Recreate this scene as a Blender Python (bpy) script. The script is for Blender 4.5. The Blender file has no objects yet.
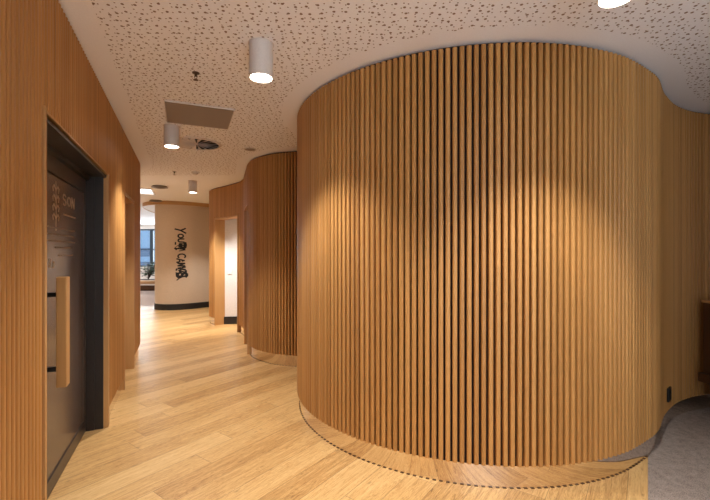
import bpy, bmesh, math, random
from mathutils import Vector

random.seed(7)
C = bpy.context.scene.collection
SC = bpy.context.scene
H = 2.70          # ceiling height
EYE = 1.42

# ------------------------------------------------------------------ camera
cam_d = bpy.data.cameras.new('camera')
cam = bpy.data.objects.new('camera', cam_d)
C.objects.link(cam)
cam.location = (0, 0, EYE)
cam.rotation_euler = (math.pi / 2, 0, 0)
cam_d.sensor_width = 36.0
cam_d.lens = 36.0 * 400.0 / 710.0
cam_d.shift_y = 3.0 / 710.0
cam_d.clip_start = 0.02
SC.camera = cam

# ------------------------------------------------------------------ world, exposure
w = bpy.data.worlds.new('World')
SC.world = w
w.use_nodes = True
wn = w.node_tree.nodes
bg = wn['Background']
bg.inputs['Color'].default_value = (0.50, 0.74, 1.0, 1)
bg.inputs['Strength'].default_value = 1.3
SC.view_settings.view_transform = 'Standard'
SC.view_settings.look = 'None'
SC.view_settings.gamma = 1.0
SC.view_settings.use_curve_mapping = False
SC.view_settings.exposure = 0.08
SC.cycles.use_denoising = True
SC.cycles.max_bounces = 10
SC.cycles.diffuse_bounces = 6
SC.cycles.sample_clamp_indirect = 6.0

LAMP_COL = (0.96, 0.975, 1.0)
LAMP_W = 148.0
FILL_BACK = 330.0   # added fill light, unseen behind the viewer
DAY_FAR = 600.0    # daylight through the far windows


def window_light(name, loc, rx, rz, sx, sy, power, col):
    ld = bpy.data.lights.new(name, 'AREA')
    ld.shape = 'RECTANGLE'
    ld.size = sx
    ld.size_y = sy
    ld.energy = power
    ld.color = col
    o = bpy.data.objects.new(name, ld)
    C.objects.link(o)
    o.location = loc
    o.rotation_euler = (rx, 0, rz)
    return o


window_light('fill_back', (-0.25, -4.75, 1.45), math.radians(140), 0, 5.3, 2.2, FILL_BACK, (0.72, 0.89, 1.0))  # area light added behind the viewer, tilted up to lift the ceiling
window_light('daylight_far', (-9.1, 18.3, 1.5), math.radians(90), math.pi, 8.0, 2.0, DAY_FAR, (0.84, 0.94, 1.0))

LENS_E = 30.0


# ------------------------------------------------------------------ node helpers
def mat(name):
    m = bpy.data.materials.new(name)
    m.use_nodes = True
    nt = m.node_tree
    return m, nt, nt.nodes['Principled BSDF']


def N(nt, typ, **kw):
    n = nt.nodes.new(typ)
    for k, v in kw.items():
        setattr(n, k, v)
    return n


def setin(nt, node, key, v):
    if hasattr(v, 'is_output'):
        nt.links.new(v, node.inputs[key])
    else:
        node.inputs[key].default_value = v


def mth(nt, op, a, b=0.0, c=None):
    n = N(nt, 'ShaderNodeMath', operation=op)
    setin(nt, n, 0, a)
    setin(nt, n, 1, b)
    if c is not None:
        setin(nt, n, 2, c)
    return n.outputs[0]


def mixc(nt, fac, a, b, blend='MIX'):
    n = N(nt, 'ShaderNodeMix', data_type='RGBA', blend_type=blend)
    setin(nt, n, 0, fac)
    setin(nt, n, 6, a)
    setin(nt, n, 7, b)
    return n.outputs[2]


def ramp(nt, fac, stops):
    n = N(nt, 'ShaderNodeValToRGB')
    els = n.color_ramp.elements
    while len(els) < len(stops):
        els.new(0.5)
    for e, (p, c) in zip(els, stops):
        e.position = p
        e.color = c
    setin(nt, n, 0, fac)
    return n.outputs[0]


def comb(nt, x, y, z):
    n = N(nt, 'ShaderNodeCombineXYZ')
    setin(nt, n, 0, x)
    setin(nt, n, 1, y)
    setin(nt, n, 2, z)
    return n.outputs[0]


def noise(nt, vec, scale, detail=3.0, rough=0.5, dist=0.0):
    n = N(nt, 'ShaderNodeTexNoise')
    setin(nt, n, 'Vector', vec)
    n.inputs['Scale'].default_value = scale
    n.inputs['Detail'].default_value = detail
    n.inputs['Roughness'].default_value = rough
    n.inputs['Distortion'].default_value = dist
    return n.outputs[0]


def srgb(r, g, b):
    def f(c):
        c /= 255.0
        return c / 12.92 if c <= 0.04045 else ((c + 0.055) / 1.055) ** 2.4
    return (f(r), f(g), f(b), 1.0)


def plain(name, col, rough=0.5, metal=0.0, bump=0.0, bscale=200.0, spec=0.5):
    m, nt, b = mat(name)
    tc = N(nt, 'ShaderNodeTexCoord').outputs['Object']
    nz = noise(nt, tc, bscale, 2.0)
    c2 = tuple(min(1, v * 1.06) for v in col[:3]) + (1,)
    c1 = tuple(v * 0.94 for v in col[:3]) + (1,)
    nt.links.new(ramp(nt, nz, [(0.3, c1), (0.7, c2)]), b.inputs['Base Color'])
    b.inputs['Roughness'].default_value = rough
    b.inputs['Metallic'].default_value = metal
    b.inputs['Specular IOR Level'].default_value = spec
    if bump:
        bp = N(nt, 'ShaderNodeBump')
        bp.inputs['Strength'].default_value = bump
        bp.inputs['Distance'].default_value = 0.002
        nt.links.new(nz, bp.inputs['Height'])
        nt.links.new(bp.outputs[0], b.inputs['Normal'])
    return m


def wood_vertical(name, dark, mid, light, rough=0.42):
    """oak batten: grain runs up z, tone differs from batten to batten"""
    m, nt, b = mat(name)
    geo = N(nt, 'ShaderNodeNewGeometry')
    rnd = geo.outputs['Random Per Island']
    tc = N(nt, 'ShaderNodeTexCoord').outputs['Object']
    sep = N(nt, 'ShaderNodeSeparateXYZ')
    nt.links.new(tc, sep.inputs[0])
    off = mth(nt, 'MULTIPLY', rnd, 57.0)
    v = comb(nt, mth(nt, 'ADD', mth(nt, 'MULTIPLY', sep.outputs[0], 26.0), off),
             mth(nt, 'MULTIPLY', sep.outputs[1], 26.0),
             mth(nt, 'ADD', mth(nt, 'MULTIPLY', sep.outputs[2], 1.1), off))
    g1 = noise(nt, v, 1.6, 4.0, 0.6, 0.6)
    v2 = comb(nt, mth(nt, 'MULTIPLY', sep.outputs[0], 160.0), mth(nt, 'MULTIPLY', sep.outputs[1], 160.0),
              mth(nt, 'ADD', mth(nt, 'MULTIPLY', sep.outputs[2], 4.0), off))
    g2 = noise(nt, v2, 1.0, 2.0, 0.5)
    f = mth(nt, 'ADD', mth(nt, 'MULTIPLY', g1, 0.22), mth(nt, 'MULTIPLY', g2, 0.04))
    f = mth(nt, 'ADD', f, mth(nt, 'MULTIPLY', mth(nt, 'SUBTRACT', rnd, 0.5), 0.20))
    f = mth(nt, 'ADD', f, 0.36)
    col = ramp(nt, f, [(0.25, dark), (0.5, mid), (0.78, light)])
    nt.links.new(col, b.inputs['Base Color'])
    b.inputs['Roughness'].default_value = rough
    b.inputs['Specular IOR Level'].default_value = 0.4
    bp = N(nt, 'ShaderNodeBump')
    bp.inputs['Strength'].default_value = 0.01
    bp.inputs['Distance'].default_value = 0.001
    nt.links.new(g2, bp.inputs['Height'])
    nt.links.new(bp.outputs[0], b.inputs['Normal'])
    return m


def floor_material():
    m, nt, b = mat('oak_planks')
    tc = N(nt, 'ShaderNodeTexCoord').outputs['Object']
    sep = N(nt, 'ShaderNodeSeparateXYZ')
    nt.links.new(tc, sep.inputs[0])
    X, Y = sep.outputs[0], sep.outputs[1]
    u = mth(nt, 'ADD', mth(nt, 'MULTIPLY', X, 0.591), mth(nt, 'MULTIPLY', Y, 0.807))
    v = mth(nt, 'SUBTRACT', mth(nt, 'MULTIPLY', X, 0.807), mth(nt, 'MULTIPLY', Y, 0.591))
    PW, PL = 0.19, 1.9
    vr = mth(nt, 'DIVIDE', mth(nt, 'ADD', v, 40.0), PW)
    row = mth(nt, 'FLOOR', vr)
    vf = mth(nt, 'FRACT', vr)
    wn1 = N(nt, 'ShaderNodeTexWhiteNoise', noise_dimensions='1D')
    nt.links.new(row, wn1.inputs['W'])
    ur = mth(nt, 'ADD', mth(nt, 'DIVIDE', mth(nt, 'ADD', u, 40.0), PL), wn1.outputs[0])
    colm = mth(nt, 'FLOOR', ur)
    uf = mth(nt, 'FRACT', ur)
    wn2 = N(nt, 'ShaderNodeTexWhiteNoise', noise_dimensions='2D')
    nt.links.new(comb(nt, row, colm, 0.0), wn2.inputs['Vector'])
    rnd = wn2.outputs[0]
    # joints
    ev = mth(nt, 'MINIMUM', vf, mth(nt, 'SUBTRACT', 1.0, vf))
    eu = mth(nt, 'MINIMUM', uf, mth(nt, 'SUBTRACT', 1.0, uf))
    jv = mth(nt, 'LESS_THAN', ev, 0.0012 / PW)
    ju = mth(nt, 'LESS_THAN', eu, 0.0012 / PL)
    joint = mth(nt, 'MAXIMUM', jv, ju)
    # grain
    ro = mth(nt, 'MULTIPLY', rnd, 83.0)
    gv = comb(nt, mth(nt, 'ADD', mth(nt, 'MULTIPLY', u, 1.3), ro), mth(nt, 'ADD', mth(nt, 'MULTIPLY', v, 19.0), ro), ro)
    g1 = noise(nt, gv, 1.5, 4.0, 0.6, 1.4)
    gv2 = comb(nt, mth(nt, 'ADD', mth(nt, 'MULTIPLY', u, 4.0), ro), mth(nt, 'MULTIPLY', v, 95.0), ro)
    g2 = noise(nt, gv2, 1.2, 3.0, 0.6, 0.5)
    rings = mth(nt, 'ABSOLUTE', mth(nt, 'SINE', mth(nt, 'MULTIPLY', g1, 34.0)))
    f = mth(nt, 'ADD', mth(nt, 'MULTIPLY', g1, 0.42), mth(nt, 'MULTIPLY', g2, 0.40))
    f = mth(nt, 'ADD', f, mth(nt, 'MULTIPLY', rings, 0.20))
    f = mth(nt, 'ADD', f, mth(nt, 'MULTIPLY', mth(nt, 'SUBTRACT', rnd, 0.5), 0.25))
    f = mth(nt, 'ADD', f, -0.03)
    col = ramp(nt, f, [(0.18, srgb(116, 78, 40)), (0.36, srgb(176, 130, 76)), (0.55, srgb(206, 162, 102)), (0.80, srgb(224, 186, 128))])
    # knots
    vk = N(nt, 'ShaderNodeTexVoronoi', voronoi_dimensions='2D')
    nt.links.new(comb(nt, mth(nt, 'MULTIPLY', u, 0.9), mth(nt, 'MULTIPLY', v, 2.2), 0.0), vk.inputs['Vector'])
    vk.inputs['Scale'].default_value = 2.1
    k = ramp(nt, vk.outputs['Distance'], [(0.0, (1, 1, 1, 1)), (0.045, (0, 0, 0, 1))])
    col = mixc(nt, mth(nt, 'MULTIPLY', k, 0.55), col, srgb(96, 62, 34))
    col = mixc(nt, mth(nt, 'MULTIPLY', joint, 0.75), col, srgb(84, 56, 32))
    nt.links.new(col, b.inputs['Base Color'])
    b.inputs['Roughness'].default_value = 0.38
    b.inputs['Specular IOR Level'].default_value = 0.35
    bp = N(nt, 'ShaderNodeBump')
    bp.inputs['Strength'].default_value = 0.25
    bp.inputs['Distance'].default_value = 0.001
    nt.links.new(mth(nt, 'SUBTRACT', g2, joint), bp.inputs['Height'])
    nt.links.new(bp.outputs[0], b.inputs['Normal'])
    return m


def ceiling_material():
    m, nt, b = mat('perforated_plasterboard')
    tc = N(nt, 'ShaderNodeTexCoord').outputs['Object']
    at = N(nt, 'ShaderNodeAttribute', attribute_name='perforated')
    mask = mth(nt, 'GREATER_THAN', at.outputs['Fac'], 0.5)

    def holes(pitch, rad, rnd, off):
        vo = N(nt, 'ShaderNodeTexVoronoi', voronoi_dimensions='2D')
        vm = N(nt, 'ShaderNodeVectorMath', operation='ADD')
        nt.links.new(tc, vm.inputs[0])
        vm.inputs[1].default_value = (off, off * 0.7, 0)
        nt.links.new(vm.outputs[0], vo.inputs['Vector'])
        vo.inputs['Scale'].default_value = 1.0 / pitch
        vo.inputs['Randomness'].default_value = rnd
        return mth(nt, 'LESS_THAN', vo.outputs['Distance'], rad / pitch)
    h = mth(nt, 'MAXIMUM', holes(0.064, 0.0082, 0.6, 0.0), holes(0.040, 0.0044, 0.6, 3.37))
    h = mth(nt, 'MULTIPLY', h, mask)
    nz = noise(nt, tc, 90.0, 2.0)
    base = ramp(nt, nz, [(0.3, srgb(243, 243, 246)), (0.7, srgb(248, 248, 251))])
    col = mixc(nt, h, base, srgb(140, 118, 106))
    nt.links.new(col, b.inputs['Base Color'])
    b.inputs['Roughness'].default_value = 0.85
    b.inputs['Specular IOR Level'].default_value = 0.15
    bp = N(nt, 'ShaderNodeBump')
    bp.inputs['Strength'].default_value = 0.4
    bp.inputs['Distance'].default_value = 0.004
    nt.links.new(mth(nt, 'SUBTRACT', 1.0, h), bp.inputs['Height'])
    nt.links.new(bp.outputs[0], b.inputs['Normal'])
    return m


def carpet_material(name, a, bcol):
    m, nt, b = mat(name)
    tc = N(nt, 'ShaderNodeTexCoord').outputs['Object']
    n1 = noise(nt, tc, 170.0, 3.0, 0.7)
    n2 = noise(nt, tc, 22.0, 2.0)
    f = mth(nt, 'ADD', mth(nt, 'MULTIPLY', n1, 0.8), mth(nt, 'MULTIPLY', n2, 0.2))
    nt.links.new(ramp(nt, f, [(0.36, a), (0.64, bcol)]), b.inputs['Base Color'])
    b.inputs['Roughness'].default_value = 0.95
    b.inputs['Specular IOR Level'].default_value = 0.05
    bp = N(nt, 'ShaderNodeBump')
    bp.inputs['Strength'].default_value = 0.8
    bp.inputs['Distance'].default_value = 0.004
    nt.links.new(n1, bp.inputs['Height'])
    nt.links.new(bp.outputs[0], b.inputs['Normal'])
    return m


def emitter(name, col, strength):
    m, nt, b = mat(name)
    b.inputs['Base Color'].default_value = (0.9, 0.9, 0.9, 1)
    b.inputs['Emission Color'].default_value = tuple(col[:3]) + (1,)
    b.inputs['Emission Strength'].default_value = strength
    return m


M = {}
M['slat'] = wood_vertical('oak_battens', srgb(148, 99, 48), srgb(180, 127, 68), srgb(202, 150, 88))
M['board'] = wood_vertical('oak_boards', srgb(164, 118, 66), srgb(188, 141, 86), srgb(208, 164, 108))
M['backing'] = plain('dark_stained_backing', srgb(40, 20, 10), 0.8)
M['kick'] = plain('mirror_kickplate', srgb(232, 222, 212), 0.045, 1.0)
M['floor'] = floor_material()
M['ceiling'] = ceiling_material()
M['carpet'] = carpet_material('grey_carpet', srgb(112, 98, 88), srgb(186, 168, 154))
M['bounce_pale'] = carpet_material('pale_cool_bounce', srgb(190, 196, 204), srgb(220, 225, 232))  # kept pale and cool to bounce neutral light upward
M['carpet_far'] = carpet_material('pale_carpet', srgb(200, 180, 170), srgb(226, 208, 196))
M['cream'] = plain('cream_paint', srgb(206, 182, 154), 0.7, bump=0.05, bscale=60)
M['white'] = plain('white_paint', srgb(220, 212, 203), 0.65, bump=0.05, bscale=60)
M['black'] = plain('black_skirting', srgb(28, 25, 24), 0.5)
M['ink'] = plain('black_vinyl', srgb(14, 12, 12), 0.6)
M['darkmetal'] = plain('dark_bronze_metal', srgb(46, 40, 37), 0.38, 0.25)
M['darkleaf'] = plain('dark_bronze_leaf', srgb(74, 62, 54), 0.35, 0.2)
M['glass_dark'] = plain('tinted_glass_face', srgb(92, 77, 67), 0.22, 0.0)
M['etch'] = plain('gold_etched_letters', srgb(186, 158, 128), 0.5)
M['etch_dim'] = plain('faint_etched_letters', srgb(140, 119, 100), 0.5)
M['metalwhite'] = plain('white_powder_coat', srgb(214, 206, 200), 0.5)
M['lens'] = emitter('lamp_lens', (1.0, 0.90, 0.78), LENS_E)
M['panel_light'] = emitter('panel_diffuser', (1.0, 0.97, 0.95), 1.3)
M['grille'] = plain('taupe_metal_panel', srgb(142, 128, 116), 0.6)
M['plenum'] = plain('black_plenum', srgb(20, 17, 16), 0.8)
M['steel'] = plain('dull_brass_steel', srgb(84, 66, 52), 0.35, 0.7)
M['plastic_black'] = plain('black_plastic', srgb(18, 16, 16), 0.4)
M['plastic_white'] = plain('white_plastic', srgb(240, 236, 230), 0.4)
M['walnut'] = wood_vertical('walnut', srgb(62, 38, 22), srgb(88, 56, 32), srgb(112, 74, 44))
M['cabinet_dark'] = plain('charcoal_laminate', srgb(34, 28, 25), 0.5)
M['leaf'] = plain('green_leaves', srgb(46, 84, 50), 0.5, bscale=30)
M['leaf2'] = plain('blue_green_leaves', srgb(52, 92, 76), 0.5, bscale=30)
M['soil'] = plain('dark_soil', srgb(60, 42, 30), 0.9)
M['tan'] = plain('tan_cushion', srgb(190, 150, 108), 0.8)
M['frame_dark'] = plain('window_frame_paint', srgb(40, 52, 62), 0.5)
M['bldg'] = plain('blue_grey_facade', srgb(130, 160, 186), 0.7, bscale=3)
M['bldg_dark'] = plain('facade_glazing', srgb(60, 92, 124), 0.3, bscale=3)
gm, gnt, gb = mat('window_glass')
gb.inputs['Base Color'].default_value = (0.9, 0.97, 1.0, 1)
gb.inputs['Roughness'].default_value = 0.0
gb.inputs['Alpha'].default_value = 0.06
M['glass'] = gm


# ------------------------------------------------------------------ mesh helpers
class MB:
    def __init__(self):
        self.v = []
        self.f = []

    def box(self, x0, y0, z0, x1, y1, z1):
        b = len(self.v)
        self.v += [(x0, y0, z0), (x1, y0, z0), (x1, y1, z0), (x0, y1, z0),
                   (x0, y0, z1), (x1, y0, z1), (x1, y1, z1), (x0, y1, z1)]
        self.f += [tuple(b + i for i in q) for q in
                   ((0, 3, 2, 1), (4, 5, 6, 7), (0, 1, 5, 4), (1, 2, 6, 5), (2, 3, 7, 6), (3, 0, 4, 7))]

    def hexa(self, P):
        """8 points: bottom ring of 4 then top ring of 4"""
        b = len(self.v)
        self.v += [tuple(p) for p in P]
        self.f += [tuple(b + i for i in q) for q in
                   ((0, 3, 2, 1), (4, 5, 6, 7), (0, 1, 5, 4), (1, 2, 6, 5), (2, 3, 7, 6), (3, 0, 4, 7))]

    def extrude(self, ring, z0, z1):
        """closed 2D ring raised from z0 to z1"""
        b = len(self.v)
        n = len(ring)
        self.v += [(x, y, z0) for x, y in ring] + [(x, y, z1) for x, y in ring]
        self.f += [(b + i, b + (i + 1) % n, b + n + (i + 1) % n, b + n + i) for i in range(n)]
        self.f += [tuple(b + i for i in reversed(range(n))), tuple(b + n + i for i in range(n))]

    def lathe(self, prof, seg=32, c=(0, 0, 0)):
        """profile of (r, z) turned round z; closed with caps where r>0 at the ends"""
        b = len(self.v)
        for r, z in prof:
            for k in range(seg):
                a = 2 * math.pi * k / seg
                self.v.append((c[0] + r * math.cos(a), c[1] + r * math.sin(a), c[2] + z))
        for i in range(len(prof) - 1):
            for k in range(seg):
                k2 = (k + 1) % seg
                self.f.append((b + i * seg + k, b + i * seg + k2, b + (i + 1) * seg + k2, b + (i + 1) * seg + k))
        self.f.append(tuple(b + k for k in reversed(range(seg))))
        self.f.append(tuple(b + (len(prof) - 1) * seg + k for k in range(seg)))

    def build(self, name, m, parent=None, smooth=False, loc=None):
        me = bpy.data.meshes.new(name)
        me.from_pydata(self.v, [], self.f)
        bm = bmesh.new()
        bm.from_mesh(me)
        bmesh.ops.recalc_face_normals(bm, faces=bm.faces)
        bm.to_mesh(me)
        bm.free()
        me.materials.append(m)
        if smooth:
            me.polygons.foreach_set('use_smooth', [True] * len(me.polygons))
            me.set_sharp_from_angle(angle=math.radians(40))
        o = bpy.data.objects.new(name, me)
        C.objects.link(o)
        if parent:
            o.parent = parent
        if loc:
            o.location = loc
        return o


def empty(name, loc=(0, 0, 0), rz=0.0):
    o = bpy.data.objects.new(name, None)
    o.empty_display_size = 0.1
    o.location = loc
    o.rotation_euler = (0, 0, rz)
    C.objects.link(o)
    return o


def tag(o, label, cat, group=None):
    o['label'] = label
    o['category'] = cat
    if group:
        o['group'] = group
    return o


def struct(o, label=None, cat=None):
    o['kind'] = 'structure'
    if label:
        o['label'] = label
    if cat:
        o['category'] = cat
    return o


def copy_thing(src, loc, label, rz=None):
    r = src.copy()
    C.objects.link(r)
    r.location = loc
    if rz is not None:
        r.rotation_euler = (0, 0, rz)
    r['label'] = label
    for ch in list(src.children):
        c = ch.copy()
        C.objects.link(c)
        c.parent = r
        for g in list(ch.children):
            d = g.copy()
            C.objects.link(d)
            d.parent = c
    return r


# ------------------------------------------------------------------ wall paths
class Path:
    """smooth plan curve; side=+1 when the corridor is on its left, -1 on its right"""
    def __init__(self, pts, side, step=0.01):
        self.side = side
        dense = []
        P = [Vector(p) for p in pts]
        P = [2 * P[0] - P[1]] + P + [2 * P[-1] - P[-2]]
        for i in range(1, len(P) - 2):
            p0, p1, p2, p3 = P[i - 1:i + 3]
            # centripetal Catmull-Rom
            t0 = 0.0
            t1 = t0 + max((p1 - p0).length, 1e-6) ** 0.5
            t2 = t1 + max((p2 - p1).length, 1e-6) ** 0.5
            t3 = t2 + max((p3 - p2).length, 1e-6) ** 0.5
            n = max(2, int((p2 - p1).length / step))
            for k in range(n):
                t = t1 + (t2 - t1) * k / n
                a1 = (t1 - t) / (t1 - t0) * p0 + (t - t0) / (t1 - t0) * p1
                a2 = (t2 - t) / (t2 - t1) * p1 + (t - t1) / (t2 - t1) * p2
                a3 = (t3 - t) / (t3 - t2) * p2 + (t - t2) / (t3 - t2) * p3
                b1 = (t2 - t) / (t2 - t0) * a1 + (t - t0) / (t2 - t0) * a2
                b2 = (t3 - t) / (t3 - t1) * a2 + (t - t1) / (t3 - t1) * a3
                dense.append((t2 - t) / (t2 - t1) * b1 + (t - t1) / (t2 - t1) * b2)
        dense.append(P[-2])
        self.p = dense
        self.s = [0.0]
        for a, b in zip(dense, dense[1:]):
            self.s.append(self.s[-1] + (b - a).length)
        self.L = self.s[-1]

    def at(self, s):
        s = min(max(s, 0.0), self.L)
        lo, hi = 0, len(self.s) - 1
        while hi - lo > 1:
            mid = (lo + hi) // 2
            if self.s[mid] <= s:
                lo = mid
            else:
                hi = mid
        a, b = self.p[lo], self.p[hi]
        f = (s - self.s[lo]) / max(self.s[hi] - self.s[lo], 1e-9)
        i0, i1 = max(lo - 2, 0), min(hi + 2, len(self.p) - 1)
        t = (self.p[i1] - self.p[i0]).normalized()
        n = Vector((-t.y, t.x)) * self.side
        return a + (b - a) * f, t, n

    def pt(self, s, off):
        p, t, n = self.at(s)
        return p + n * off

    def near(self, x, y):
        q = Vector((x, y))
        return min(zip(self.s, self.p), key=lambda e: (e[1] - q).length)[0]

    def prism(self, mb, s0, s1, n0, n1, z0, z1, step=0.04):
        k = max(1, int((s1 - s0) / step))
        ss = [s0 + (s1 - s0) * i / k for i in range(k + 1)]
        A = [self.pt(s, n0) for s in ss]
        B = [self.pt(s, n1) for s in ss]
        b = len(mb.v)
        m = k + 1
        for z in (z0, z1):
            mb.v += [(p.x, p.y, z) for p in A]
            mb.v += [(p.x, p.y, z) for p in B]
        for i in range(k):
            a0, a1, b0, b1 = b + i, b + i + 1, b + m + i, b + m + i + 1
            c0, c1, d0, d1 = a0 + 2 * m, a1 + 2 * m, b0 + 2 * m, b1 + 2 * m
            mb.f += [(a0, a1, c1, c0), (b1, b0, d0, d1), (c0, c1, d1, d0), (a1, a0, b0, b1)]
        mb.f.append((b, b + m, b + 3 * m, b + 2 * m))
        e = b + k
        mb.f.append((e + m, e, e + 2 * m, e + 3 * m))


PITCH, SW, SD, SR = 0.0425, 0.0290, 0.035, 0.0105
Z_LOW, Z_TOP = 0.140, H - 0.022
PROF = [(-SW / 2, -SD), (-SW / 2, -SR)]
for a in (150, 120, 90):
    PROF.append((-SW / 2 + SR + SR * math.cos(math.radians(a)), -SR + SR * math.sin(math.radians(a))))
for a in (90, 60, 30):
    PROF.append((SW / 2 - SR + SR * math.cos(math.radians(a)), -SR + SR * math.sin(math.radians(a))))
PROF += [(SW / 2, -SR), (SW / 2, -SD)]


def slat(mb, path, s, z0, z1):
    p, t, n = path.at(s)
    b = len(mb.v)
    k = len(PROF)
    for z in (z0, z1):
        for a, c in PROF:
            q = p + t * a + n * c
            mb.v.append((q.x, q.y, z))
    mb.f += [(b + i, b + (i + 1) % k, b + k + (i + 1) % k, b + k + i) for i in range(k)]
    mb.f += [tuple(b + i for i in range(k)), tuple(b + k + i for i in range(k))]


def slat_wall(name, path, openings, label):
    root = empty(name)
    struct(root, label, 'wall')
    sl, bk, kk = MB(), MB(), MB()
    n = int(path.L / PITCH)
    for i in range(n):
        s = (i + 0.5) * PITCH
        z0 = Z_LOW
        skip = False
        for a, b, zt in openings:
            if a - 0.028 < s < b + 0.028:
                if a - 0.004 < s < b + 0.004:
                    z0 = zt + 0.004
                else:
                    skip = True
        if not skip:
            slat(sl, path, s, z0, Z_TOP)
        else:
            slat(sl, path, s, zt + 0.034, Z_TOP)
    cuts = sorted(openings)
    s = 0.0
    for a, b, zt in cuts:
        path.prism(bk, s, a, -SD - 0.004, -0.14, Z_LOW - 0.004, H)
        path.prism(kk, s, a, -0.026, -0.045, 0.0, Z_LOW - 0.006)
        path.prism(bk, a, b, -SD - 0.004, -0.14, zt, H)
        s = b
    path.prism(bk, s, path.L, -SD - 0.004, -0.14, Z_LOW - 0.004, H)
    path.prism(kk, s, path.L, -0.026, -0.045, 0.0, Z_LOW - 0.006)
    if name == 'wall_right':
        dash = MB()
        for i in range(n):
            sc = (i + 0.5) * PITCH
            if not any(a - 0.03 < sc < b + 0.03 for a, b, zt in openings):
                path.prism(dash, sc - 0.011, sc + 0.011, -0.0255, -0.019, 0.0005, 0.0032)  # one small dark block per batten draws the row of dashes
        dash.build('base_dashes', M['walnut'], root)['label'] = 'row of small dark dashes at the foot of the kickplate'
    sl.build('slat_cladding', M['slat'], root)
    bk.build('backing_panel', M['backing'], root)
    kk.build('kickplate', M['kick'], root, smooth=True)['label'] = 'mirror-finish kickplate'
    return root


def lining(path, a, b, zt, n0, n1, parent, m, t=0.022):
    """jambs and head of an opening, set inside it"""
    for s0, s1 in ((a, a + t), (b - t, b)):
        mb = MB()
        path.prism(mb, s0, s1, n0, n1, 0.0, zt)
        mb.build('jamb', m, parent)
    mb = MB()
    path.prism(mb, a + t, b - t, n0, n1, zt - t, zt)
    mb.build('head_jamb', m, parent)


# --- the long wave wall on the right (runs right to left)
DC, DR = Vector((1.015, 3.96)), 1.572
pts = [(5.2, 3.70), (4.4, 3.70), (3.75, 3.69), (3.22, 3.63), (2.82, 3.46), (2.47, 3.18)]
pts.append((2.17, 2.865))
for deg in (-52, -64, -77, -90, -103, -116, -129, -142, -155, -168, -180):
    r = math.radians(deg)
    pts.append((DC.x + DR * math.cos(r), DC.y + DR * math.sin(r)))
pts += [(-0.50, 4.35), (-0.42, 4.70), (-0.50, 4.92), (-0.74, 4.98), (-1.0, 5.06), (-1.19, 5.19), (-1.39, 5.40), (-1.52, 5.66), (-1.63, 5.98),
        (-1.77, 6.40), (-1.92, 6.84), (-2.10, 7.16), (-2.36, 7.46), (-2.60, 7.70), (-2.80, 7.90), (-2.97, 8.14),
        (-3.02, 8.4), (-2.93, 8.7), (-2.6, 8.95), (-2.2, 9.0)]
W1 = Path(pts, +1)
# --- the straight slatted wall on the left (runs away from the camera)
LW = lambda d: (-0.629 - 0.425 * d, d)
W2 = Path([LW(d) for d in (-1.2, 0.0, 1.2, 2.4, 3.6, 4.6, 5.25)] + [(-3.04, 5.66), (-3.21, 5.96), (-3.36, 6.12), (-3.62, 6.2)], -1)
# --- the cream curved wall at the end
W3 = Path([(-4.5, 11.8), (-4.95, 11.2), (-5.14, 10.7), (-5.15, 10.32), (-4.98, 10.03), (-4.62, 9.91), (-4.2, 10.1), (-3.85, 10.46),
           (-3.4, 10.9), (-2.8, 11.25), (-2.2, 11.4)], -1)

# ------------------------------------------------------------------ floor and ceiling
mb = MB()
mb.box(-16, -4.6, -0.1, 6, 18.1, 0)
struct(mb.build('floor', M['floor']), 'oak plank floor', 'floor')
mb = MB()
mb.extrude([(-0.366, -0.5), (5.99, -0.5), (5.99, 8.18)], -0.004, 0.005)
struct(mb.build('floor_carpet', M['carpet']), 'grey flecked carpet beside the oak floor', 'floor')
mb = MB()
mb.extrude([(-15.9, -4.49), (5.99, -4.49), (5.99, -0.5), (-15.9, -0.5)], -0.004, 0.005)  # unseen pale floor added as a reflector for the ceiling
struct(mb.build('floor_rear_bounce', M['bounce_pale']), 'added pale carpet behind the viewer that bounces cool light up', 'floor')
mb = MB()
mb.extrude([(-16, 10.9), (-5.3, 10.75), (-4.6, 11.4), (-4.6, 18), (-16, 18)], -0.004, 0.005)
struct(mb.build('floor_carpet_far', M['carpet_far']), 'pale carpet by the far windows', 'floor')


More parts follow.
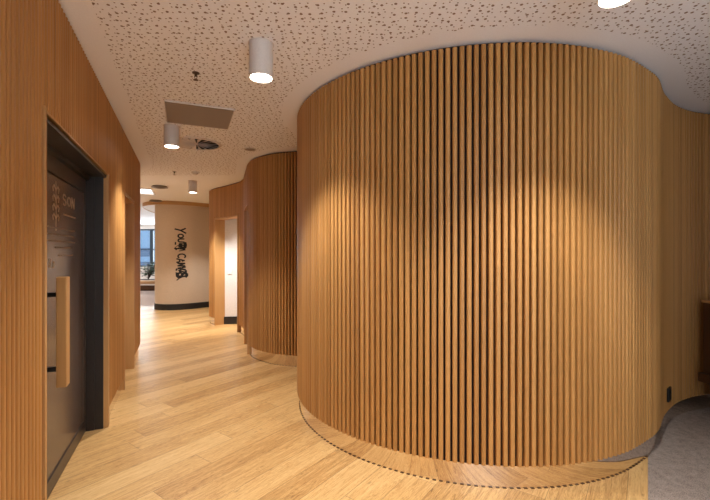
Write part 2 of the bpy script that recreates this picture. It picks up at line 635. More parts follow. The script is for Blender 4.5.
def build_ceiling():
    def lines(lo, hi, a, b, fine):
        out = [lo]
        x = lo
        while x < a - 0.01:
            x = min(x + 0.6, a)
            out.append(x)
        n = int(round((b - a) / fine))
        out += [a + (b - a) * (i + 1) / n for i in range(n)]
        x = b
        while x < hi - 0.01:
            x = min(x + 0.6, hi)
            out.append(x)
        return out
    xs = lines(-16, 6, -3.8, 5.0, 0.06)
    ys = lines(-4.6, 18.1, -2.0, 7.0, 0.06)
    verts, vals = [], []
    wall_pts = [p for P in (W1, W2) for p in P.p[::4]]
    cell = {}
    for p in wall_pts:
        cell.setdefault((int(p.x // 0.4), int(p.y // 0.4)), []).append(p)
    for y in ys:
        for x in xs:
            verts.append((x, y, H))
            ok = 1.0
            d = 0.4
            cx, cy = int(x // 0.4), int(y // 0.4)
            for i in (-1, 0, 1):
                for j in (-1, 0, 1):
                    for p in cell.get((cx + i, cy + j), ()):
                        d = min(d, math.hypot(p.x - x, p.y - y))
            v = 0.5 + (d - 0.14) * 2
            v = min(v, 0.5 + (6.6 - y) * 2)
            vals.append(v)
    nx = len(xs)
    faces = [(j * nx + i, j * nx + i + 1, (j + 1) * nx + i + 1, (j + 1) * nx + i) for j in range(len(ys) - 1) for i in range(nx - 1)]
    # upper face of the slab
    b = len(verts)
    verts += [(-16, -4.6, H + 0.12), (6, -4.6, H + 0.12), (6, 18, H + 0.12), (-16, 18, H + 0.12)]
    vals += [0] * 4
    faces.append((b, b + 1, b + 2, b + 3))
    me = bpy.data.meshes.new('ceiling')
    me.from_pydata(verts, [], faces)
    at = me.attributes.new('perforated', 'FLOAT', 'POINT')
    at.data.foreach_set('value', vals)
    me.materials.append(M['ceiling'])
    o = bpy.data.objects.new('ceiling', me)
    C.objects.link(o)
    struct(o, 'perforated acoustic plaster ceiling', 'ceiling')


build_ceiling()

# ------------------------------------------------------------------ slatted walls
oA = (W1.near(-2.10, 7.16), W1.near(-2.76, 7.86), 2.10)      # opening to the white room
oB = (W1.near(-1.50, 5.60), W1.near(-1.72, 6.25), 2.10)      # door seen edge-on
wr = slat_wall('wall_right', W1, [oA, oB], 'long wave-shaped wall of oak battens')
dA = (W2.near(*LW(1.81)), W2.near(*LW(3.285)), 2.05)
dB = (W2.near(*LW(4.17)), W2.near(*LW(4.93)), 2.045)
wl = slat_wall('wall_left', W2, [dA, dB], 'straight wall of oak battens on the left')
lining(W1, oA[0], oA[1], oA[2], 0.004, -0.21, wr, M['board'])
for s in (dA[0], dA[1], dB[0], dB[1]):
    pass
# pale oak edge strips beside the openings on the left wall, down to the floor
for a, b, zt in (dA, dB):
    for s0, s1 in ((a - 0.024, a - 0.001), (b + 0.001, b + 0.024)):
        mb = MB()
        W2.prism(mb, s0, s1, 0.004, -0.14, 0.0, zt + 0.03)
        mb.build('edge_strip', M['board'], wl)
    if b - a > 1.2:
        for s0, s1, nn in ((b - 0.03, b, -0.035),):
            mb = MB()
            W2.prism(mb, s0, s1, 0.004, nn, 0.0, zt)
            mb.build('edge_strip', M['board'], wl)
    mb = MB()
    W2.prism(mb, a - 0.001, b + 0.001, 0.004, -0.04, zt + 0.004, zt + 0.014)
    mb.build('edge_strip', M['board'], wl)

# edge-on door in the wave wall
d3 = empty('door_3')
struct(d3, 'oak door set edge-on in the wave wall', 'door')
lining(W1, oB[0], oB[1], oB[2], 0.012, -0.14, d3, M['board'], 0.02)
mb = MB()
W1.prism(mb, oB[0] + 0.022, oB[1] - 0.022, -0.03, -0.07, 0.006, 2.075)
mb.build('door_leaf', M['slat'], d3)

# second door on the left wall: deep oak reveal
d2 = empty('door_2')
struct(d2, 'flush oak door in a deep oak reveal', 'door')
lining(W2, dB[0], dB[1], dB[2], 0.002, -0.16, d2, M['board'])
mb = MB()
W2.prism(mb, dB[0] + 0.024, dB[1] - 0.024, -0.118, -0.158, 0.006, 2.02)
mb.build('door_leaf', M['board'], d2)

# ------------------------------------------------------------------ the big dark door on the left
d1 = empty('door_1')
struct(d1, 'dark bronze framed door with tinted panel and long oak pull', 'door')
a, b, zt = dA
LEAF = -0.147
for (s0, s1, n0, n1) in ((a, a + 0.03, -0.006, -0.20), (b - 0.03, b, -0.036, -0.20)):
    mb = MB()
    W2.prism(mb, s0, s1, n0, n1, 0.0, zt)
    if s0 == a:
        mb.build('jamb', M['darkmetal'], d1)
    else:
        # stepped reveal on the far side
        W2.prism(mb, b - 0.042, b - 0.030, -0.03, -0.20, 0.0, zt)
        W2.prism(mb, b - 0.050, b - 0.042, -0.09, -0.20, 0.0, zt)
        mb.build('jamb', M['darkmetal'], d1)
mb = MB()
W2.prism(mb, a + 0.03, b - 0.03, -0.010, -0.20, zt - 0.02, zt)
W2.prism(mb, a + 0.03, b - 0.03, -0.12, -0.20, zt - 0.05, zt - 0.02)
mb.build('head_jamb', M['darkmetal'], d1)
# leaf = rails and stiles round a recessed panel
l0, l1 = a + 0.034, b - 0.054
zA, zB = 0.098, 1.897
ST = 0.055
mb = MB()
W2.prism(mb, l0, l1, LEAF, LEAF - 0.045, 0.008, zA)
W2.prism(mb, l0, l1, LEAF, LEAF - 0.045, zB, zt - 0.052)
W2.prism(mb, l0, l0 + ST, LEAF, LEAF - 0.045, zA, zB)
W2.prism(mb, l1 - ST, l1, LEAF, LEAF - 0.045, zA, zB)
leaf = mb.build('door_leaf', M['darkleaf'], d1)
mb = MB()
GP = LEAF - 0.006
W2.prism(mb, l0 + ST + 0.008, l1 - ST - 0.008, GP, LEAF - 0.035, zA + 0.008, zB - 0.008)
mb.build('glass_panel', M['glass_dark'], leaf)['label'] = 'tinted grey-brown panel'
mb = MB()
W2.prism(mb, l0 + ST, l1 - ST, LEAF - 0.028, LEAF - 0.04, zA, zB)
mb.build('glazing_seal', M['plastic_black'], leaf)


def sofD(d):
    """s along the left wall for the foot point whose recessed-plane depth is d"""
    return W2.near(*LW(d - GP * -0.391))


def ribbon(mb, frame, pts, wid):
    """flat pen stroke: frame(a,b)->(point, normal); small thickness"""
    for (p, q) in zip(pts, pts[1:]):
        d = Vector((q[0] - p[0], q[1] - p[1]))
        L = d.length
        if L < 1e-6:
            continue
        d /= L
        e = Vector((-d.y, d.x)) * wid / 2
        x = d * wid * 0.3
        cs = [(p[0] - x.x + e.x, p[1] - x.y + e.y), (p[0] - x.x - e.x, p[1] - x.y - e.y),
              (q[0] + x.x - e.x, q[1] + x.y - e.y), (q[0] + x.x + e.x, q[1] + x.y + e.y)]
        lo = [frame(c[0], c[1], 0.0005) for c in cs]
        hi = [frame(c[0], c[1], 0.0025) for c in cs]
        mb.hexa(lo + hi)


def arc(cx, cy, rx, ry, a0, a1, n=9):
    return [(cx + rx * math.cos(math.radians(a0 + (a1 - a0) * i / n)), cy + ry * math.sin(math.radians(a0 + (a1 - a0) * i / n))) for i in range(n + 1)]


GL = {
    'Y': [[(0.0, 1.0), (0.28, 0.52)], [(0.66, 1.05), (0.28, 0.5), (0.1, -0.05)]],
    'O': [arc(0.34, 0.5, 0.32, 0.42, 80, 440)],
    'U': [[(0.02, 0.92), (0.04, 0.3)] + arc(0.3, 0.28, 0.26, 0.26, 180, 360, 6) + [(0.58, 0.95)]],
    'R': [[(0.08, 1.0), (0.05, 0.0)], [(0.0, 0.95)] + arc(0.22, 0.74, 0.34, 0.25, 90, -90, 6) + [(0.1, 0.48)], [(0.2, 0.5), (0.62, 0.0)]],
    'C': [arc(0.38, 0.5, 0.36, 0.46, 50, 310)],
    'A': [[(0.0, 0.0), (0.32, 1.0), (0.62, 0.0)], [(0.12, 0.36), (0.52, 0.4)]],
    'N': [[(0.03, 0.0), (0.06, 1.0), (0.54, 0.02), (0.58, 1.0)]],
    'V': [[(0.0, 1.0), (0.28, 0.02), (0.6, 1.0)]],
    'S': [arc(0.3, 0.74, 0.26, 0.24, 30, 270, 6) + arc(0.3, 0.26, 0.28, 0.25, 90, -140, 6)],
}

# --- etched lettering on the dark door (a = metres along the wall, b = height)


def door_frame(aa, bb, t):
    p = W2.pt(aa, GP + t)
    return (p.x, p.y, bb)


em = MB()
s_t0, s_t1 = sofD(2.72), sofD(3.02)
cw = (s_t1 - s_t0) / 3
for i, ch in enumerate('SON'):
    for st in GL[ch]:
        ribbon(em, door_frame, [(s_t0 + i * cw + x * cw * 1.15, 1.735 + y * 0.07) for x, y in st], 0.011)
ribbon(em, door_frame, [(s_t0 + 0.02, 1.672), (s_t1, 1.672)], 0.010)
# floral emblem left of the letters: stem with paired curling leaves
ec = sofD(2.58)
ribbon(em, door_frame, [(ec, 1.56), (ec + 0.004, 1.70), (ec, 1.86)], 0.010)
for k in range(4):
    zz = 1.63 + k * 0.058
    for sg in (-1, 1):
        ribbon(em, door_frame, [(ec, zz), (ec + sg * 0.04, zz + 0.03), (ec + sg * 0.065, zz + 0.015), (ec + sg * 0.055, zz - 0.008)], 0.009)
em.build('lettering', M['etch'], leaf)['label'] = 'pale etched emblem and letters'
sm = MB()
for zz, d0, d1_ in ((1.575, 2.42, 3.0), (1.535, 2.42, 2.95), (1.495, 2.42, 3.0), (1.455, 2.55, 2.9), (1.405, 2.62, 2.95)):
    s0, s1 = sofD(d0), sofD(d1_)
    s = s0
    while s < s1:
        e = min(s + random.uniform(0.02, 0.06), s1)
        ribbon(sm, door_frame, [(s, zz), (e, zz)], 0.010)
        s = e + 0.016
sm.build('small_print', M['etch_dim'], leaf)['label'] = 'faint lines of small etched print'
ic = MB()
for d0, hh in ((2.36, 0.03), (2.46, 0.045), (2.52, 0.03)):
    s0 = sofD(d0)
    ribbon(ic, door_frame, [(s0, 1.335), (s0 + 0.022, 1.335), (s0 + 0.022, 1.335 + hh), (s0, 1.335 + hh), (s0, 1.335)], 0.008)
ic.build('etched_symbols', M['etch'], leaf)['label'] = 'small pale etched symbols'

# --- long oak pull
hs = W2.near(*LW(2.30))
mb = MB()
W2.prism(mb, hs - 0.036, hs + 0.036, LEAF + 0.062, LEAF + 0.112, 0.665, 1.285)
mb.v = [v for v in mb.v]
pull = mb.build('door_handle', M['board'], d1)
bv = pull.modifiers.new('bevel', 'BEVEL')
bv.width = 0.004
bv.segments = 2
pull['label'] = 'long oak bar pull'
for zc in (1.185, 0.765):
    mb = MB()
    W2.prism(mb, hs - 0.012, hs + 0.012, LEAF - 0.002, LEAF + 0.064, zc - 0.012, zc + 0.012)
    mb.build('standoff', M['plastic_black'], pull)['label'] = 'black standoff bracket'

# ------------------------------------------------------------------ cream curved wall with lettering
we = empty('wall_end')
struct(we, 'cream curved wall with black hand lettering', 'wall')
mb = MB()
W3.prism(mb, 0, W3.L, 0.0, -0.14, 0.0, H)
mb.build('plaster_face', M['cream'], we, smooth=True)
mb = MB()
W3.prism(mb, 0, W3.L, 0.012, 0.0, 0.0, 0.15)
mb.build('baseboard', M['black'], we, smooth=True)

# writing runs down the wall, letter tops to the right
s_c = min(W3.s[::2], key=lambda s: abs(W3.at(s)[0].x / W3.at(s)[0].y + 0.436) + (0 if W3.at(s)[0].y < 10.35 else 9))
LH = 0.235


def wall_frame(aa, bb, t):
    """aa metres down from the top of the writing, bb metres across to the right"""
    p = W3.pt(s_c + bb - LH / 2, 0.001 + t)
    return (p.x, p.y, 2.035 - aa * 0.91)


lt = MB()
SPEC = [('Y', 0.00, 0.15, 0.95, 0.028), ('O', 0.155, 0.12, 0.62, 0.026), ('U', 0.285, 0.12, 0.62, 0.026), ('R', 0.40, 0.20, 0.95, 0.055),
        ('C', 0.70, 0.13, 0.80, 0.026), ('A', 0.835, 0.12, 0.72, 0.028), ('N', 0.955, 0.10, 0.66, 0.030), ('V', 1.06, 0.10, 0.70, 0.034),
        ('A', 1.13, 0.13, 0.95, 0.045), ('S', 1.225, 0.15, 1.0, 0.050)]
for ch, a0, wd, hg, wid in SPEC:
    jy = random.uniform(0.0, 0.04)
    for st in GL[ch]:
        ribbon(lt, wall_frame, [(a0 + x * wd * 1.3, jy + y * LH * hg + (0 if hg > 0.9 else 0.03)) for x, y in st], wid * 1.35)
# flourishes that thicken the R and the closing letters
for a0, a1, q in ((0.40, 0.62, 0.02), (1.12, 1.36, 0.0)):
    z = [(a0 + (a1 - a0) * i / 7, q + (0.05 if i % 2 else 0.21) + 0.02 * math.sin(i * 2.1)) for i in range(8)]
    ribbon(lt, wall_frame, z, 0.022)
ribbon(lt, wall_frame, [(1.30, 0.22), (1.36, 0.10), (1.42, 0.03)], 0.024)
lt.build('lettering', M['ink'], we)['label'] = 'black handwritten words running down the wall'

# oak-edged ceiling bulkhead above the cream wall
ring = [(-2.2, 11.30), (-2.8, 11.15), (-3.4, 10.80), (-3.82, 10.38), (-4.2, 10.00), (-4.65, 9.80), (-5.08, 9.92), (-5.42, 10.25), (-5.66, 10.75),
        (-5.85, 11.4), (-6.05, 12.4), (-6.1, 13.2), (-2.2, 13.2)]
bp_ = Path(ring[:12], +1)
rr = [tuple(p) for p in bp_.p[::6]] + [(-6.1, 13.2), (-2.2, 13.2)]
t1_ = empty('trim_1')
struct(t1_, 'oak-edged bulkhead above the cream wall', 'trim')
mb = MB()
mb.extrude(rr, H - 0.075, H - 0.001)
mb.build('soffit', M['white'], t1_)
mb = MB()
bp_.prism(mb, 0, bp_.L - 0.05, -0.0, 0.014, H - 0.09, H - 0.001, 0.05)
mb.build('oak_edge', M['board'], t1_)

# ------------------------------------------------------------------ white room seen through the opening
mb = MB()
mb.hexa([(-2.64, 7.98, 0), (-0.9, 8.16, 0), (-0.9, 8.28, 0), (-2.64, 8.10, 0), (-2.64, 7.98, H), (-0.9, 8.16, H), (-0.9, 8.28, H), (-2.64, 8.10, H)])
wi = struct(mb.build('wall_inner', M['white']), 'white wall inside the oak-lined opening', 'wall')
mb = MB()
mb.hexa([(-2.64, 7.966, 0), (-0.9, 8.146, 0), (-0.9, 8.158, 0), (-2.64, 7.978, 0), (-2.64, 7.966, 0.15), (-0.9, 8.146, 0.15), (-0.9, 8.158, 0.15), (-2.64, 7.978, 0.15)])
struct(mb.build('baseboard_inner', M['black']), 'black skirting of the white inner wall', 'baseboard')
mb = MB()
mb.box(-0.9, 5.6, 0, -0.8, 8.28, H)
struct(mb.build('wall_inner_side', M['white']), 'side wall of the white inner room', 'wall')

# ------------------------------------------------------------------ outer shell
SH = [('wall_side', (6, -4.6, 0, 6.1, 18.1, H)), ('wall_outer', (-16.1, -4.6, 0, -16, 18.1, H)),
      ('wall_light_block', (1.9, -4.5, 0, 2.02, 0.95, H)), ('wall_return', (-16, 6.2, 0, -3.5, 6.34, H))]  # partition added out of view to keep rear light off the right wall
for nm, bx in SH:
    mb = MB()
    mb.box(*bx)
    struct(mb.build(nm, M['white']), 'plain plastered wall out of view', 'wall')
mb = MB()
mb.box(-16, -4.6, 0, -3.0, -4.5, H)
mb.box(2.4, -4.6, 0, 6, -4.5, H)
mb.box(-3.0, -4.6, 0, 2.4, -4.5, 0.3)
mb.box(-3.0, -4.6, 2.55, 2.4, -4.5, H)
struct(mb.build('wall_back', M['white']), 'plastered wall behind the viewer with glazing added for fill light', 'wall')
for i in range(3):  # glazing added out of view so the rear fill can enter
    x0 = -3.0 + 1.8 * i
    wroot = struct(empty('window_%d' % (i + 3)), 'tall glazed bay added unseen behind the viewer for fill light', 'window')
    mb = MB()
    for bx in ((x0, 0.3, x0 + 0.04, 2.55), (x0 + 1.76, 0.3, x0 + 1.8, 2.55), (x0 + 0.04, 0.3, x0 + 1.76, 0.34), (x0 + 0.04, 2.51, x0 + 1.76, 2.55)):
        mb.box(bx[0], -4.58, bx[1], bx[2], -4.52, bx[3])
    mb.build('window_frame', M['frame_dark'], wroot)
    mb = MB()
    mb.box(x0 + 0.04, -4.555, 0.34, x0 + 1.76, -4.545, 2.51)
    mb.build('window_pane', M['glass'], wroot)
WX0, WX1, WZ0, WZ1 = -13.2, -5.0, 0.80, 2.5
mb = MB()
mb.box(-16, 18, 0, WX0, 18.12, H)
mb.box(WX1, 18, 0, 6, 18.12, H)
mb.box(WX0, 18, 0, WX1, 18.12, WZ0)
mb.box(WX0, 18, WZ1, WX1, 18.12, H)
struct(mb.build('wall_far', M['white']), 'far wall with a strip of windows', 'wall')
for i, (x0, x1) in enumerate(((WX0, -9.16), (-9.16, WX1))):
    wroot = struct(empty('window_%d' % (i + 1)), 'dark framed window overlooking the city', 'window')
    mb = MB()
    F = 0.07
    mb.box(x0, 18.0, WZ0, x0 + F, 18.1, WZ1)
    mb.box(x1 - F, 18.0, WZ0, x1, 18.1, WZ1)
    mb.box(x0 + F, 18.0, WZ0, x1 - F, 18.1, WZ0 + F)
    mb.box(x0 + F, 18.0, WZ1 - F, x1 - F, 18.1, WZ1)
    mb.box(x0 + F, 18.02, 1.55, x1 - F, 18.08, 1.59)
    mb.build('window_frame', M['frame_dark'], wroot)
    mb = MB()
    mb.box(x0 + F, 18.045, WZ0 + F, x1 - F, 18.055, WZ1 - F)
    mb.build('window_pane', M['glass'], wroot)

# ------------------------------------------------------------------ downlights


def lamp(loc, power=LAMP_W, parent=None, size=104, blend=0.6):
    ld = bpy.data.lights.new('lamp', 'SPOT')
    ld.energy = power
    ld.color = LAMP_COL
    ld.spot_size = math.radians(size)
    ld.spot_blend = blend
    ld.shadow_soft_size = 0.035
    lo = bpy.data.objects.new('lamp', ld)
    C.objects.link(lo)
    lo.location = loc
    if parent:
        lo.parent = parent
    return lo


def make_downlight(loc, label):
    root = empty('downlight', loc)
    tag(root, label, 'ceiling light', 'white cylinder downlights on the corridor ceiling')
    mb = MB()
    R_ = 0.073
    # open tube with a rounded lip and a recess for the lens
    prof = [(R_, -0.001), (R_, -0.205), (R_ - 0.002, -0.210), (R_ - 0.006, -0.210), (R_ - 0.008, -0.200), (R_ - 0.010, -0.170), (0.002, -0.168)]
    mb.lathe(prof, 48)
    mb.build('housing', M['metalwhite'], root, smooth=True)
    mb = MB()
    mb.lathe([(0.061, -0.192), (0.0615, -0.1985), (0.04, -0.2015), (0.002, -0.203)], 40)
    ln = mb.build('lens', M['lens'], root, smooth=True)
    ln['label'] = 'glowing round lens'
    mb = MB()
    mb.lathe([(0.078, 0.0), (0.078, -0.004), (0.0735, -0.0055)], 48)
    mb.build('mounting_plate', M['metalwhite'], root, smooth=True)
    lamp((0, 0, -0.214), parent=root)
    return root


dl = make_downlight((-0.575, 2.45, H), 'white cylinder downlight nearest the big curved slatted wall, left side, fully in view')
dl2 = None
LIST = [((-1.85, 4.035, H), 'white cylinder downlight beside the dark rectangular ceiling panel'),
        ((-2.88, 7.10, H), 'smallest white cylinder downlight, far down the corridor before the cream wall'),
        ((1.10, 1.68, H), 'white downlight cut off by the top edge of the picture'),
        ((-3.22, 9.28, H), 'downlight hidden behind the far oak-lined opening'),
        ((-5.45, 8.55, H), 'downlight hidden behind the left slatted wall, lighting the cream wall'),
        ((-1.75, 7.55, H), 'downlight inside the white inner room'),
        ((0.40, 0.50, H), 'downlight straight above the viewer'),
        ((0.95, -1.00, H), 'added unseen downlight just behind the viewer, for bounce off the pale carpet'),  # this and the rest of the list: unseen lamps added for fill
        ((3.40, -1.00, H), 'added unseen downlight behind the light-blocking partition, fill for the right side'),
        ((0.55, -2.40, H), 'added unseen downlight farther behind the viewer, for bounce'),
        ((1.30, -2.90, H), 'added unseen downlight farther behind the viewer on the right, for bounce'),
        ((-0.80, -3.20, H), 'added unseen downlight by the rear glazing on the left, for bounce'),
        ((0.60, -3.80, H), 'added unseen downlight by the rear glazing, for bounce'),
        ]
LIST += [((-7.0, 9.4, H), 'added downlight brightening the left lounge, hidden by the left wall'),  # hidden lamps added to brighten the lounge floor
         ((-8.6, 12.6, H), 'added downlight brightening the far lounge bench, hidden by the left wall')]
for loc, lab in LIST:
    o = copy_thing(dl, loc, lab)
    if 'lighting the cream' in lab:
        for c in o.children:
            if c.type == 'LIGHT':
                c.data = c.data.copy()
                c.data.energy = LAMP_W * 0.7
    if 'farthest' in lab or 'smallest' in lab or 'inner room' in lab:
        for c in o.children:
            if c.type == 'LIGHT':
                c.data = c.data.copy()
                c.data.energy = LAMP_W * (1.1 if 'inner' in lab else 1.7)

# flush lit panel in the far open area
pl = tag(empty('ceiling_light_panel', (-4.70, 8.13, H), math.radians(23)), 'flat lit rectangular panel in the far left ceiling', 'ceiling light')
mb = MB()
mb.box(-0.56, -0.42, -0.012, 0.56, -0.385, -0.0005)
mb.box(-0.56, 0.385, -0.012, 0.56, 0.42, -0.0005)
mb.box(-0.56, -0.385, -0.012, -0.52, 0.385, -0.0005)
mb.box(0.52, -0.385, -0.012, 0.56, 0.385, -0.0005)
mb.build('frame', M['metalwhite'], pl)
mb = MB()
mb.box(-0.52, -0.385, -0.006, 0.52, 0.385, -0.0005)
mb.build('diffuser', M['panel_light'], pl)

# ------------------------------------------------------------------ ceiling fittings
# square taupe access panel
A, B, Cc, D = Vector((-1.591, 3.346)), Vector((-1.077, 3.560)), Vector((-1.308, 4.105)), Vector((-1.822, 3.885))
ctr = (A + B + Cc + D) / 4
ap = tag(empty('access_panel', (ctr.x, ctr.y, H)), 'taupe square panel set in the perforated ceiling', 'ceiling panel')
loc4 = [p - ctr for p in (A, B, Cc, D)]
mb = MB()
mb.extrude([tuple(p) for p in loc4], -0.010, -0.001)
mb.build('panel_face', M['grille'], ap)
mb = MB()
for i in range(4):
    p, q = loc4[i], loc4[(i + 1) % 4]
    po, qo = p * 1.02, q * 1.02
    mb.extrude([tuple(p * 1.001), tuple(po), tuple(qo), tuple(q * 1.001)], -0.013, -0.001)
mb.build('frame', M['metalwhite'], ap)

# swirl diffuser
sd = tag(empty('swirl_diffuser', (-1.85, 4.67, H)), 'round swirl air diffuser with dark slots behind the second downlight', 'air vent')
R0 = 0.26
mb = MB()
mb.lathe([(0.002, -0.003), (R0 - 0.01, -0.003), (R0 - 0.01, -0.001), (0.002, -0.001)], 40)
mb.build('plenum', M['plenum'], sd)
mb = MB()
mb.lathe([(R0 - 0.012, -0.002), (R0 - 0.012, -0.014), (R0 + 0.012, -0.010), (R0 + 0.022, -0.002)], 48)
prof_keep = len(mb.f)
mb.f = mb.f[:-2]
mb.build('rim', M['metalwhite'], sd, smooth=True)
mb = MB()
mb.lathe([(0.03, -0.004), (0.03, -0.009), (0.024, -0.012), (0.002, -0.013)], 24)
mb.build('hub', M['metalwhite'], sd, smooth=True)
for k in range(18):
    a = 2 * math.pi * k / 18
    u = Vector((math.cos(a), math.sin(a)))
    v = Vector((-u.y, u.x))
    mb = MB()
    P = []
    for (r, hw) in ((0.032, 0.004), (R0 - 0.014, 0.026)):
        for sg, z in ((1, -0.005), (-1, -0.020)):
            q = u * r + v * hw * sg
            P.append((q.x, q.y, z))
    # tilted thin blade
    th = 0.0015
    lo = [P[0], P[1], P[3], P[2]]
    mb.hexa([(x, y, z - th) for x, y, z in lo] + [(x, y, z) for x, y, z in lo])
    mb.build('blade', M['metalwhite'], sd)


def make_sprinkler(loc, label):
    r = tag(empty('sprinkler', loc), label, 'fire sprinkler', 'small sprinklers hanging from the ceiling')
    mb = MB()
    mb.lathe([(0.026, -0.0005), (0.024, -0.006), (0.010, -0.009), (0.009, -0.026), (0.004, -0.028)], 20)
    mb.build('body', M['steel'], r, smooth=True)
    mb = MB()
    for sg in (-1, 1):
        mb.hexa([(sg * 0.009, -0.002, -0.024), (sg * 0.012, -0.002, -0.024), (sg * 0.012, 0.002, -0.024), (sg * 0.009, 0.002, -0.024)][::1] and
                [(sg * 0.006, -0.002, -0.050), (sg * 0.003, -0.002, -0.050), (sg * 0.003, 0.002, -0.050), (sg * 0.006, 0.002, -0.050),
                 (sg * 0.012, -0.002, -0.024), (sg * 0.008, -0.002, -0.024), (sg * 0.008, 0.002, -0.024), (sg * 0.012, 0.002, -0.024)])
    mb.build('yoke', M['steel'], r)
    mb = MB()
    mb.lathe([(0.017, -0.050), (0.018, -0.053), (0.004, -0.055)], 16)
    mb.build('deflector', M['steel'], r)
    return r


sp = make_sprinkler((-1.13, 2.84, H), 'dark sprinkler head hanging between near downlight and taupe panel')
copy_thing(sp, (-2.84, 6.29, H), 'tiny sprinkler head far along the corridor ceiling')

sk = tag(empty('smoke_detector', (-2.52, 6.32, H)), 'small white round detector before the farthest downlight', 'smoke detector')
mb = MB()
mb.lathe([(0.062, -0.0005), (0.064, -0.014), (0.058, -0.02)], 28)
mb.build('base', M['metalwhite'], sk, smooth=True)
mb = MB()
mb.lathe([(0.040, -0.0195), (0.042, -0.034), (0.030, -0.040), (0.002, -0.041)], 28)
mb.build('sensor_head', M['metalwhite'], sk, smooth=True)

cs = tag(empty('ceiling_speaker', (-1.29, 4.92, H)), 'flat round disc on the ceiling above the smaller curved wall', 'ceiling speaker')
mb = MB()
mb.lathe([(0.075, -0.0005), (0.078, -0.008), (0.070, -0.011), (0.066, -0.009)], 36)
mb.build('rim', M['metalwhite'], cs, smooth=True)
mb = MB()
mb.lathe([(0.064, -0.0085), (0.050, -0.012), (0.002, -0.014)], 36)
mb.build('speaker_mesh', M['grille'], cs, smooth=True)


def make_round_vent(loc, label):
    r = tag(empty('round_vent', loc), label, 'air vent', 'dark round vents in the far ceiling')
    for rad, z0, z1 in ((0.15, -0.0005, -0.022), (0.105, -0.0005, -0.034), (0.06, -0.0005, -0.042)):
        mb = MB()
        mb.lathe([(rad - 0.02, z0), (rad - 0.018, z1 + 0.006), (rad, z1), (rad + 0.002, z1 - 0.003), (rad - 0.022, z1 - 0.002)], 32)
        mb.build('cone', M['grille'], r, smooth=True)
    return r


rv = make_round_vent((-3.74, 7.66, H), 'dark round vent at far left ceiling, nearer of two')
copy_thing(rv, (-4.83, 9.70, H), 'dark round vent just above the cream wall, farther of two')

# ------------------------------------------------------------------ switch and outlets
sw = tag(empty('light_switch', (-2.50, 7.992, 1.06), math.atan2(0.18, 1.74)), 'white light switch on the white wall inside the opening', 'light switch')
mb = MB()
mb.box(-0.036, -0.009, -0.058, 0.036, -0.001, 0.058)
o = mb.build('cover_plate', M['plastic_white'], sw)
bvm = o.modifiers.new('bevel', 'BEVEL')
bvm.width = 0.003
mb = MB()
mb.hexa([(-0.012, -0.013, -0.022), (0.012, -0.013, -0.022), (0.012, -0.009, -0.022), (-0.012, -0.009, -0.022),
         (-0.012, -0.010, 0.022), (0.012, -0.010, 0.022), (0.012, -0.009, 0.022), (-0.012, -0.009, 0.022)])
mb.build('rocker', M['plastic_white'], sw)


def outlet(path, s, z, name, label):
    p, t, n = path.at(s)
    ang = math.atan2(n.y, n.x) + math.pi / 2
    r = tag(empty(name, (p.x + n.x * 0.0005, p.y + n.y * 0.0005, z), ang), label, 'power outlet')
    mb = MB()
    mb.box(-0.048, -0.016, -0.055, 0.048, 0.0, 0.055)
    o = mb.build('cover_plate', M['plastic_black'], r)
    b_ = o.modifiers.new('bevel', 'BEVEL')
    b_.width = 0.005
    b_.segments = 2
    for zz in (-0.026, 0.026):
        mb = MB()
        mb.box(-0.018, -0.019, zz - 0.016, 0.018, -0.0162, zz + 0.016)
        mb.build('socket', M['plastic_black'], r)
    return r


s_o = min(W1.s[::3], key=lambda s: abs(W1.at(s)[0].x / W1.at(s)[0].y - 0.7825) + (0 if W1.at(s)[0].x > 2.3 else 9))
outlet(W1, s_o, 0.28, 'power_outlet', 'black power outlet low on the slatted wall above the grey carpet')
outlet(W3, W3.near(-5.16, 10.4), 0.48, 'wall_socket', 'small black box low on the left edge of the cream wall')

# ------------------------------------------------------------------ cabinet at the right edge
cb = tag(empty('cabinet', (3.03, 3.48, 0.005)), 'dark timber cabinet on a plinth board cut off by the right edge', 'cabinet')
# x to the right, y towards the viewer is negative
mb = MB()
mb.box(0.0, -0.44, 0.375, 0.022, 0.0, 0.985)
mb.build('side_panel', M['walnut'], cb)
mb = MB()
mb.box(0.98, -0.44, 0.375, 1.002, 0.0, 0.985)
mb.build('side_panel', M['walnut'], cb)
mb = MB()
mb.box(0.022, -0.02, 0.375, 0.98, 0.0, 0.985)
mb.build('back_panel', M['cabinet_dark'], cb)
mb = MB()
mb.box(-0.012, -0.455, 0.985, 1.014, 0.006, 1.008)
mb.build('top', M['board'], cb)
mb = MB()
mb.box(-0.035, -0.47, 0.30, 1.037, 0.012, 0.375)
mb.build('plinth_board', M['walnut'], cb)
mb = MB()
mb.box(0.022, -0.43, 0.655, 0.98, -0.02, 0.677)
mb.build('shelf', M['walnut'], cb)
for i in range(2):
    mb = MB()
    mb.box(0.024 + i * 0.478, -0.438, 0.38, 0.024 + i * 0.478 + 0.474, -0.431, 0.98)
    dd = mb.build('door', M['cabinet_dark'], cb)
    k = MB()
    k.box(0.46 + i * 0.06, -0.452, 0.62, 0.472 + i * 0.06, -0.438, 0.74)
    k.build('door_handle', M['steel'], dd)
for x, y in ((0.05, -0.42), (0.92, -0.42), (0.05, -0.06), (0.92, -0.06)):
    mb = MB()
    mb.hexa([(x, y, 0), (x + 0.035, y, 0), (x + 0.035, y + 0.035, 0), (x, y + 0.035, 0),
             (x - 0.01, y - 0.01, 0.30), (x + 0.045, y - 0.01, 0.30), (x + 0.045, y + 0.045, 0.30), (x - 0.01, y + 0.045, 0.30)])
    mb.build('leg', M['cabinet_dark'], cb)

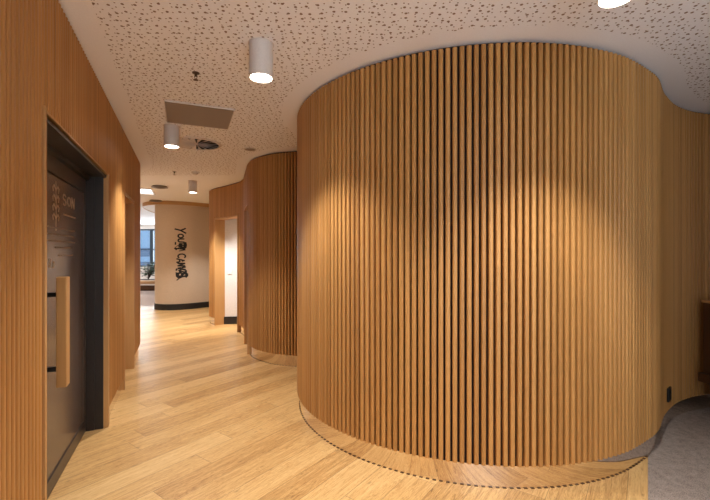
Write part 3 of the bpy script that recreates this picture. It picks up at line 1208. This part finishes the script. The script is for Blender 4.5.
# ------------------------------------------------------------------ planter, plants and bench far left
be = tag(empty('bench', (-7.3, 13.9, 0.005)), 'long low bench with tan cushion in the far left lounge', 'bench')
mb = MB()
mb.box(-1.6, -0.25, 0.36, 1.0, 0.25, 0.46)
o = mb.build('cushion', M['tan'], be)
q = o.modifiers.new('bevel', 'BEVEL')
q.width = 0.03
q.segments = 3
mb = MB()
mb.box(-1.62, -0.26, 0.31, 1.02, 0.26, 0.358)
mb.build('seat_board', M['white'], be)
for x in (-1.5, 0.84):
    for y in (-0.2, 0.14):
        mb = MB()
        mb.box(x, y, 0, x + 0.06, y + 0.06, 0.31)
        mb.build('leg', M['cabinet_dark'], be)
po = tag(empty('planter', (-7.7, 15.2, 0.005)), 'dark trough planter behind the far bench', 'planter')
mb = MB()
mb.hexa([(-1.3, -0.2, 0), (1.25, -0.2, 0), (1.25, 0.2, 0), (-1.3, 0.2, 0), (-1.35, -0.25, 0.40), (1.3, -0.25, 0.40), (1.3, 0.25, 0.40), (-1.35, 0.25, 0.40)])
mb.build('trough', M['walnut'], po)
mb = MB()
mb.box(-1.30, -0.2, 0.401, 1.25, 0.2, 0.42)
mb.build('soil', M['soil'], po)


def make_plant(x, y, hgt, m, label, seed):
    rnd = random.Random(seed)
    r = tag(empty('potted_plant', (x, y, 0.425)), label, 'plant', 'leafy plants in the far planter')
    st, lf = MB(), MB()
    for k in range(16):
        az = rnd.uniform(0, 6.28)
        lean = rnd.uniform(0.08, 0.42)
        hh = hgt * rnd.uniform(0.55, 1.0)
        tip = Vector((math.cos(az) * lean, math.sin(az) * lean * 0.6, hh))
        e = 0.006
        st.hexa([(-e, -e, 0), (e, -e, 0), (e, e, 0), (-e, e, 0), (tip.x - e, tip.y - e, tip.z), (tip.x + e, tip.y - e, tip.z), (tip.x + e, tip.y + e, tip.z), (tip.x - e, tip.y + e, tip.z)])
        for j in range(7):
            f = 0.35 + 0.65 * j / 6
            c = tip * f
            a2 = rnd.uniform(0, 6.28)
            d = Vector((math.cos(a2), math.sin(a2), rnd.uniform(-0.2, 0.5))).normalized()
            L = rnd.uniform(0.16, 0.28)
            sdv = d.cross(Vector((0, 0, 1))).normalized() * L * 0.22
            b0 = len(lf.v)
            up = Vector((0, 0, 0.004))
            for p in (c, c + d * L * 0.5 + sdv, c + d * L - Vector((0, 0, 0.03)), c + d * L * 0.5 - sdv):
                lf.v.append(tuple(p))
            for p in (c, c + d * L * 0.5 + sdv, c + d * L - Vector((0, 0, 0.03)), c + d * L * 0.5 - sdv):
                lf.v.append(tuple(p + up))
            lf.f += [(b0, b0 + 1, b0 + 2, b0 + 3), (b0 + 4, b0 + 5, b0 + 6, b0 + 7)]
            lf.f += [(b0 + i, b0 + (i + 1) % 4, b0 + 4 + (i + 1) % 4, b0 + 4 + i) for i in range(4)]
    st.build('stem', M['soil'], r)
    lf.build('foliage', m, r)
    return r


make_plant(-7.85, 15.2, 0.66, M['leaf'], 'leafy green plant in the far planter beneath the window', 1)
make_plant(-6.75, 15.2, 0.56, M['leaf2'], 'blue-green plant in the far planter mostly behind the cream wall', 2)

# buildings outside the window
for (x0, x1, y, h, lab) in ((-26.5, -23.2, 46, 4.5, 'pale blue-grey low building outside the far window'),
                            (-30, -25.2, 62, 1.2, 'lower distant building outside the far window')):
    r = tag(empty('building', (x0, y, -6)), lab, 'building')
    mb = MB()
    mb.box(0, 0, 0, x1 - x0, 8, h + 6)
    mb.box(0.6, 1, h + 6, (x1 - x0) * 0.6, 6, h + 7)
    mb.build('wall', M['bldg'], r)
    mb = MB()
    for k in range(int((h + 5) / 1.6)):
        mb.box(0.25, -0.06, 0.6 + k * 1.6, x1 - x0 - 0.25, -0.005, 1.6 + k * 1.6)
    mb.build('window', M['bldg_dark'], r)
